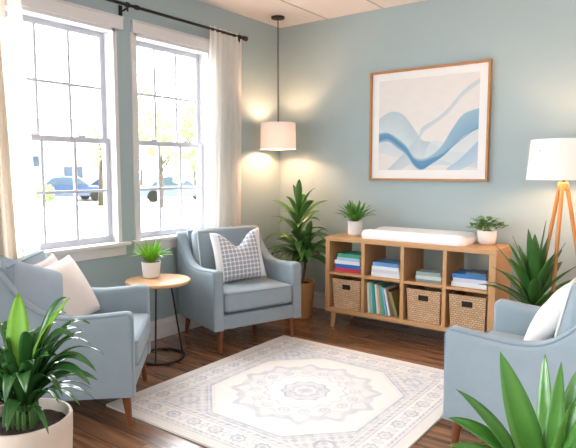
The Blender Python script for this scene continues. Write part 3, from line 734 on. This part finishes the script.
def artcol(U, V):
    # U left-right, V bottom-top
    c = np.ones(U.shape+(3,))*lin('E2DFDC')
    def band(top, bot, col, a0=1., soft=.006, grad=None):
        nonlocal c
        T, Bm = interp(U, top), interp(U, bot); a = ss(V, Bm-soft, Bm+soft)*(1-ss(V, T-soft, T+soft))*a0
        f = np.clip((V-Bm)/np.maximum(T-Bm, 1e-3), 0, 1)[..., None]
        cc = lin(col[0])*(1-f)+lin(col[1])*f; cc = np.broadcast_to(cc, c.shape)
        c = c*(1-a[..., None])+cc*a[..., None]
    band([(0, .58), (.12, .65), (.25, .62), (.36, .48), (.46, .33), (.55, .3), (.7, .2), (1, .18)], [(0, .42), (.12, .38), (.25, .30), (.36, .15), (.46, .08), (.55, .05), (.7, .05), (1, .02)], ('CBD6DA', 'B0C4CC'), .95)
    band([(0, .35), (.12, .30), (.25, .22), (.36, .12), (.46, .02), (.55, 0), (1, 0)], [(0, .2), (.12, .16), (.25, .12), (.36, .04), (.46, 0), (.55, -.02), (1, -.02)], ('D5D9DA', 'C4D2DA'), .9)
    band([(0, -.1), (.38, .3), (.46, .46), (.6, .55), (.72, .66), (.83, .8), (.92, .88), (1, .93)], [(0, -.12), (.38, .1), (.46, .38), (.6, .5), (.72, .60), (.83, .74), (.92, .82), (1, .88)], ('C9D2D6', 'B4C6CE'), .9)
    band([(0, 0), (.4, .02), (.55, .3), (.7, .30), (.82, .42), (.92, .45), (1, .5)], [(0, -.1), (.4, -.1), (.6, .1), (.8, .06), (1, .1)], ('D6DCDE', 'CBD8DE'), .8)
    band([(0, -.1), (.6, -.1), (.72, .02), (.84, .12), (1, .30)], [(0, -.2), (.6, -.2), (.72, -.02), (.84, 0), (1, .10)], ('B2C9DA', '9DBDD2'), .9)
    band([(0, .42), (.1, .42), (.2, .36), (.3, .27), (.38, .15), (.46, .12), (.56, .16), (.66, .26), (.76, .44), (.86, .58), (1, .63)], [(0, .31), (.1, .32), (.2, .25), (.3, .17), (.38, .05), (.46, .0), (.56, .06), (.68, .15), (.78, .26), (.88, .36), (1, .42)], ('82A9C4', '9CBACB'), 1)
    band([(0, .40), (.1, .41), (.2, .34), (.3, .25), (.38, .13), (.46, .10), (.56, .13), (.66, .17), (.76, .25), (.9, .37), (1, .445)], [(0, .33), (.1, .35), (.2, .28), (.3, .19), (.38, .07), (.46, .01), (.56, .07), (.66, .14), (.76, .24), (.9, .36), (1, .44)], ('4F83AE', '6494BA'), .85)
    nz = np.sin(U*31+np.sin(V*23)*1.5)*np.sin(V*37+np.sin(U*17))*.012
    return np.clip(c*(1+nz[..., None]), 0, 1)
o = gridmesh('artwork', 300, 260, fw-.17, fh-.17, artcol, attrmat('art_paper', .8), t); o.location = (0, -.0135, .005)

# ------------------------------------------------------------ rug
RX, RY, RW, RH = 1.555, -1.79, 1.575, 1.66
def rugcol(U, V):
    x = (U-.5)*RW; y = (V-.5)*RH; rng = np.random.RandomState(3)
    cream = lin('EEEBE8'); blue = lin('9FAABB'); blue2 = lin('BCC3CD'); tan = lin('DCD2C6')
    ax, ay = np.abs(x), np.abs(y); sq = np.maximum(ax/.785, ay/.83)   # normalised frame
    a = np.zeros(x.shape)   # amount of blue
    dx = .785-ax; dy = .83-ay; ed = np.minimum(dx, dy)   # distance from the edge
    def line(d, c0, w_): return 1-ss(np.abs(d-c0), w_*.6, w_)
    def put(m_, k): 
        nonlocal a; a = np.maximum(a, m_*k)
    put(line(ed, .062, .006), .7); put(line(ed, .082, .010)*(.5+.5*(np.sin((x+y)*150) > 0)), .8)
    put(line(ed, .198, .006), .7); put(line(ed, .222, .014)*(.45+.55*(np.sin((x-y)*130) > 0)), .9); put(line(ed, .245, .004), .7)
    # border rosettes
    inb = (ed > .095) & (ed < .19)
    along = np.where(dx < dy, y, x); per = .155; ph = (along/per-np.floor(along/per)-.5)*per; cr = ed-.142
    rr = np.hypot(ph, cr*1.15)
    th = np.arctan2(cr, ph); pet = .036+.005*np.cos(8*th)
    put(inb*(1-ss(np.abs(rr-pet), .005, .009)), .9); put(inb*(1-ss(rr, .012, .018)), .8); put(inb*(rr < pet)*np.ones_like(rr), .25)
    ph2 = (along/per+.5-np.floor(along/per+.5)-.5)*per; r2 = np.hypot(ph2*1.6, cr)
    put(inb*(1-ss(np.abs(r2-.022-.006*np.cos(4*np.arctan2(cr, ph2))), .004, .008)), .65)
    vine = np.abs(cr-.028*np.sin(2*PI*along/per)); put(inb*(1-ss(vine, .002, .005)), .45)
    # octagon field
    inner = ed > .25
    ow, oh = .512, .555
    oc = np.maximum(np.maximum(ax-ow, ay-oh), (ax+ay-.79)/1.414)    # <0 inside the octagon
    corner = inner & (oc > 0)
    mesh_ = .5+.5*np.sin(x*95)*np.sin(y*95)
    put(corner*(.35+.5*(mesh_ > .55)), .85); put(inner*line(oc, .0, .009), .9); put(inner*line(oc, .022, .005), .9); put(inner*line(oc, -.02, .003), .5)
    cc = np.hypot(ax-.46, ay-.50); put(corner*(1-ss(np.abs(cc-.05), .006, .01)), 1.0)
    # medallion
    r = np.hypot(x, y); t_ = np.arctan2(y, x)
    R1 = .40+.022*np.cos(12*t_)+.012*np.cos(24*t_); put(1-ss(np.abs(r-R1), .014, .03), .6); put(((r < R1) & (r > .25))*np.ones_like(r), .22)
    R2 = .345+.02*np.cos(12*t_+PI); put(1-ss(np.abs(r-R2), .004, .009), .6)
    k = 16; tt = (t_*k/(2*PI)-np.floor(t_*k/(2*PI))-.5)*2*PI/k; fr = np.hypot(tt*.29*1, r-.295)
    put(1-ss(np.abs(fr-.026-.004*np.cos(6*np.arctan2(r-.295, tt*.29))), .005, .009), .65); put(1-ss(fr, .008, .013), .7)
    R3 = .235+.012*np.cos(16*t_); put(1-ss(np.abs(r-R3), .005, .010), .6)
    R4 = .135+.008*np.cos(10*t_); put(1-ss(r, R4-.004, R4+.004), .55); put(1-ss(np.abs(r-R4), .005, .009), 1)
    put((r < R4)*(1-ss(np.abs(r-.08-.012*np.cos(8*t_)), .006, .011)), .95); 
    hole = (1-ss(np.abs(r-.055), .006, .01)); a = a*(1-hole*.7); put(1-ss(r, .02, .028), .9)
    # worn look
    nx_ = np.sin(x*41+2*np.sin(y*13))*np.sin(y*37+2*np.sin(x*11)); fine = rng.rand(*x.shape)
    a = a*(.74+.22*nx_)*(.68+.4*fine)
    a = np.clip(a, 0, 1)[..., None]
    base = cream*(1-.25*((ed < .055))[..., None])+tan*(.25*((ed < .055))[..., None])
    c = base*(1-a)+blue*a
    return c*(.965+.05*fine[..., None])
o = gridmesh('rug', 470, 490, RW, RH, rugcol, attrmat('rug_wool', .95, .4, 400), plane='xy', zt=.011, thick=.011)
o.location = (RX, RY, .0005); tag(o, 'cream rug with faded grey blue medallion pattern in the middle of the floor', 'rug')

# ------------------------------------------------------------ lamps
def lampshade(bm, r0, r1, z0, z1):
    lathe(bm, [(r0, z0), (r1, z1), (r1-.003, z1), (r0-.003, z0)], n=56, close=True)
t = thing('pendant_lamp', 'white drum pendant lamp hanging on a thin cord in the corner', 'lamp', (.225, -.325, 2.7))
bm = B(); lathe(bm, [(0, 0), (.06, 0), (.062, -.006), (.058, -.018), (.02, -.026), (0, -.026)], n=32); obj('canopy', bm, M['bronze'], t)
bm = B(); tube(bm, [(0, 0, -.02), (0, 0, -.93)], .005, 8); obj('cord', bm, M['bronze'], t)
bm = B(); lampshade(bm, .165, .160, -1.185, -.945); obj('lamp_shade', bm, M['shade'], t)
bm = B(); tube(bm, [(0, 0, -.925), (0, 0, -.99)], [.01, .018], 12)
for a in (0, 2*PI/3, 4*PI/3): tube(bm, [(0, 0, -.96), (.158*math.cos(a), .158*math.sin(a), -.955)], .002, 6)
obj('socket', bm, M['bronze'], t)
def bulbmat():
    m = bpy.data.materials.new('bulb_glow'); m.use_nodes = True; b = m.node_tree.nodes['Principled BSDF']
    b.inputs['Emission Color'].default_value = (1, .82, .62, 1); b.inputs['Emission Strength'].default_value = 12; return m
M['bulb'] = bulbmat()
def bulb(t, z, energy):
    bm = B(); lathe(bm, [(0, -.05), (.02, -.045), (.03, -.025), (.028, -.005), (.014, .018), (.013, .04), (0, .04)], n=20); bmesh.ops.translate(bm, vec=(0, 0, z), verts=bm.verts)
    obj('bulb', bm, M['bulb'], t)
    l = bpy.data.lights.new('bulb_light', 'POINT'); l.energy = energy; l.color = (1, .58, .33); l.shadow_soft_size = .03
    lo = bpy.data.objects.new('bulb_light', l); C.objects.link(lo); lo.parent = t; lo.location = (0, 0, z-.11)
bulb(t, -.985, 15)
LX, LY = 2.66, -.44
t = thing('floor_lamp', 'wooden tripod floor lamp with white shade at the right edge', 'lamp', (LX, LY, 0))
bm = B(); lampshade(bm, .225, .205, 1.26, 1.52); obj('lamp_shade', bm, M['shade'], t)
bm = B(); lathe(bm, [(0, 1.19), (.03, 1.19), (.034, 1.2), (.034, 1.235), (.028, 1.245), (0, 1.245)], n=24); obj('hub', bm, M['lampwood'], t)
bm = B(); tube(bm, [(0, 0, 1.24), (0, 0, 1.34)], .012, 10)
for a in (0, 2*PI/3, 4*PI/3): tube(bm, [(0, 0, 1.33), (.22*math.cos(a), .22*math.sin(a), 1.45)], .002, 6)
obj('socket', bm, M['bronze'], t)
for a in (R(29.6), R(149.6), R(269.6)):
    bm = B(); c, s = math.cos(a), math.sin(a); tube(bm, [(c*.022, s*.022, 1.235), (c*.26, s*.26, 0)], [.013, .011], 12); obj('leg', bm, M['lampwood'], t)
bulb(t, 1.44, 15)

# ------------------------------------------------------------ outdoors beyond the windows
GZ = -.45
M['pave'] = mat('pale_paving', 'D8D6D2', .9, .05, .5); M['lawn'] = mat('lawn', 'A2B97E', .95, .2, 3)
bm = B(); box2(bm, -90, -.2, -40, 90, GZ-.2, GZ); struct('ground', bm, M['pave'])
def P(x, y): return Vector((x, y, GZ))
D0 = Vector((-.81, .587, 0)).normalized(); N0 = Vector((D0.y, -D0.x, 0))   # away from the house, and to the right
O0 = Vector((0, -2, GZ))
def W0(d, s, z=0): return O0+D0*d+N0*s+Vector((0, 0, z))
ang = math.atan2(N0.y, N0.x)
bm = B(); box(bm, (0, 0, 0), (50, 3.5, .04)); o = obj('lawn', bm, M['lawn'], None, False); o.location = W0(25.5, 0, .02); o.rotation_euler = (0, 0, ang); o['kind'] = 'structure'
M['siding'] = mat('pale_siding', 'DAD4CC', .9, .03, 2, stretch=(1, 1, 6)); M['roof'] = mat('grey_roof', 'A8A4AA', .9, .1, 4); M['hglass'] = mat('dark_pane', '45566A', .3, .1)
def house(label, d, s, w_, h, dep, wins):
    t = thing('house', label, 'house', W0(d, s), ang)
    bm = B(); box2(bm, -w_/2, w_/2, 0, dep, 0, h); obj('wall', bm, M['siding'], t, False)
    bm = B(); prism(bm, [(-.5, h), (dep+.5, h), (dep/2, h+2.4)], 'x', -w_/2-.5, w_/2+.5); obj('roof', bm, M['roof'], t, False)
    for x, z, ww, hh in wins:
        bm = B(); box2(bm, x-ww/2-.08, x+ww/2+.08, -.05, .02, z-hh/2-.08, z+hh/2+.08); f = obj('window', bm, M['white'], t, False)
        bm = B(); box2(bm, x-ww/2, x+ww/2, -.07, -.045, z-hh/2, z+hh/2); obj('pane', bm, M['hglass'], f, False)
    bm = B(); box2(bm, 2.9, 3.8, -.06, .02, 0, 2.2); obj('door', bm, mat('tan_door', 'B79A86', .7), t, False)
house('pale house across the street seen through the first window', 38, -4, 12, 3.3, 8, [(-1.0, 2.4, 1.2, .7), (1.5, 1.65, 1.25, .8), (-3.6, 2.2, 1.2, .8)])
house('pale house seen through the second window between trees', 42, 9.5, 9, 3.0, 8, [(-3, 1.7, 1.6, 1.1), (0, 1.7, 1.6, 1.1), (3.2, 1.6, 1.2, 1.1)])
CP = {}
def car(label, d, s, col, flip=0):
    m = CP.setdefault(col, mat('paint_'+col, col, .3, .03, metal=.2, coat=.5))
    t = thing('car', label, 'car', W0(d, s), ang+flip, 'cars parked across the street')
    bm = B(); prism(bm, spline([(-2.1, .3), (-2.15, .65), (-1.95, .85), (-1.3, .92), (0, .93), (1.2, .88), (2.0, .74), (2.15, .55), (2.12, .3)], 4), 'y', -.85, .85, .08, 2); obj('body', bm, m, t)
    bm = B(); prism(bm, [(-1.55, .88), (-1.0, 1.36), (-.5, 1.43), (.35, 1.41), (1.1, .88)], 'y', -.72, .72, .06, 2); obj('cabin', bm, M['hglass'], t)
    for x in (-1.35, 1.35):
        for y in (-.78, .78):
            bm = B(); tube(bm, [(x, y-.1, .33), (x, y+.1, .33)], .33, 20); obj('wheel', bm, M['black'], t)
car('dark blue car parked across the street, left one', 31, -2.2, '3C5078'); car('blue car parked in front of the house door', 33, -.2, '2F4A7C', PI); car('grey blue car seen through the second window', 29, 3.6, '6C7E9C')
def tree(label, d, s, h, cr, m, seed, name='tree'):
    rn = random.Random(seed); t = thing(name, label, name, W0(d, s), 0, None)
    bm = B(); tube(bm, [(0, 0, 0), (.1, 0, h*.3), (0, .1, h*.7)], [.16, .12, .05] if name == 'tree' else [.03, .02, .01], 8)
    for k in range(5 if name == 'tree' else 3):
        a = k*1.3; tube(bm, [(0.05, 0, h*(.3+.07*k)), (math.cos(a)*cr*.6, math.sin(a)*cr*.6, h*(.55+.07*k))], [.05, .02] if name == 'tree' else [.015, .008], 6)
    obj('trunk', bm, M['outbark'], t)
    bm = B()
    cl = [(Vector((rn.gauss(0, .45)*cr, rn.gauss(0, .45)*cr, h*.62+rn.uniform(-.42, .42)*h*.75)), cr*rn.uniform(.25, .5)) for _ in range(14)]
    for i in range(1500):
        c_, r_ = cl[i % 14]; v = Vector((rn.gauss(0, 1), rn.gauss(0, 1), rn.gauss(0, 1))).normalized()*r_*rn.uniform(.7, 1); p = c_+v
        if p.z < .05: continue
        s_ = cr*rn.uniform(.05, .09); a_ = Vector((rn.gauss(0, 1), rn.gauss(0, 1), rn.gauss(0, 1))).normalized(); b_ = a_.orthogonal().normalized()
        bm.faces.new([bm.verts.new(p+a_*s_), bm.verts.new(p+b_*s_*.6), bm.verts.new(p-a_*s_), bm.verts.new(p-b_*s_*.6)])
    obj('crown', bm, m, t, False)
M['outbark'] = mat('dark_bark', '4A413A', .9, .2, 8)
M['tl1'] = mat('tree_leaf_lime', 'B9C98A', .8, .3, 2, trans=.3); M['tl2'] = mat('tree_leaf_green', '94AC74', .8, .3, 2, trans=.3)
tree('young lime green tree right of the house seen through first window', 25, -.5, 5.0, 1.1, M['tl1'], 1)
tree('tall lime tree at the left of the second window view', 23, 2.2, 5.2, 2.0, M['tl1'], 2)
tree('green tree in the middle of the second window view', 35, 5.6, 6.5, 2.4, M['tl2'], 3)
tree('distant pale green tree behind the houses', 56, 3, 10, 3.2, M['tl1'], 5)
tree('low round green bush on the lawn seen through the first window', 24, -3.0, 1.0, .6, M['tl2'], 4, 'bush')
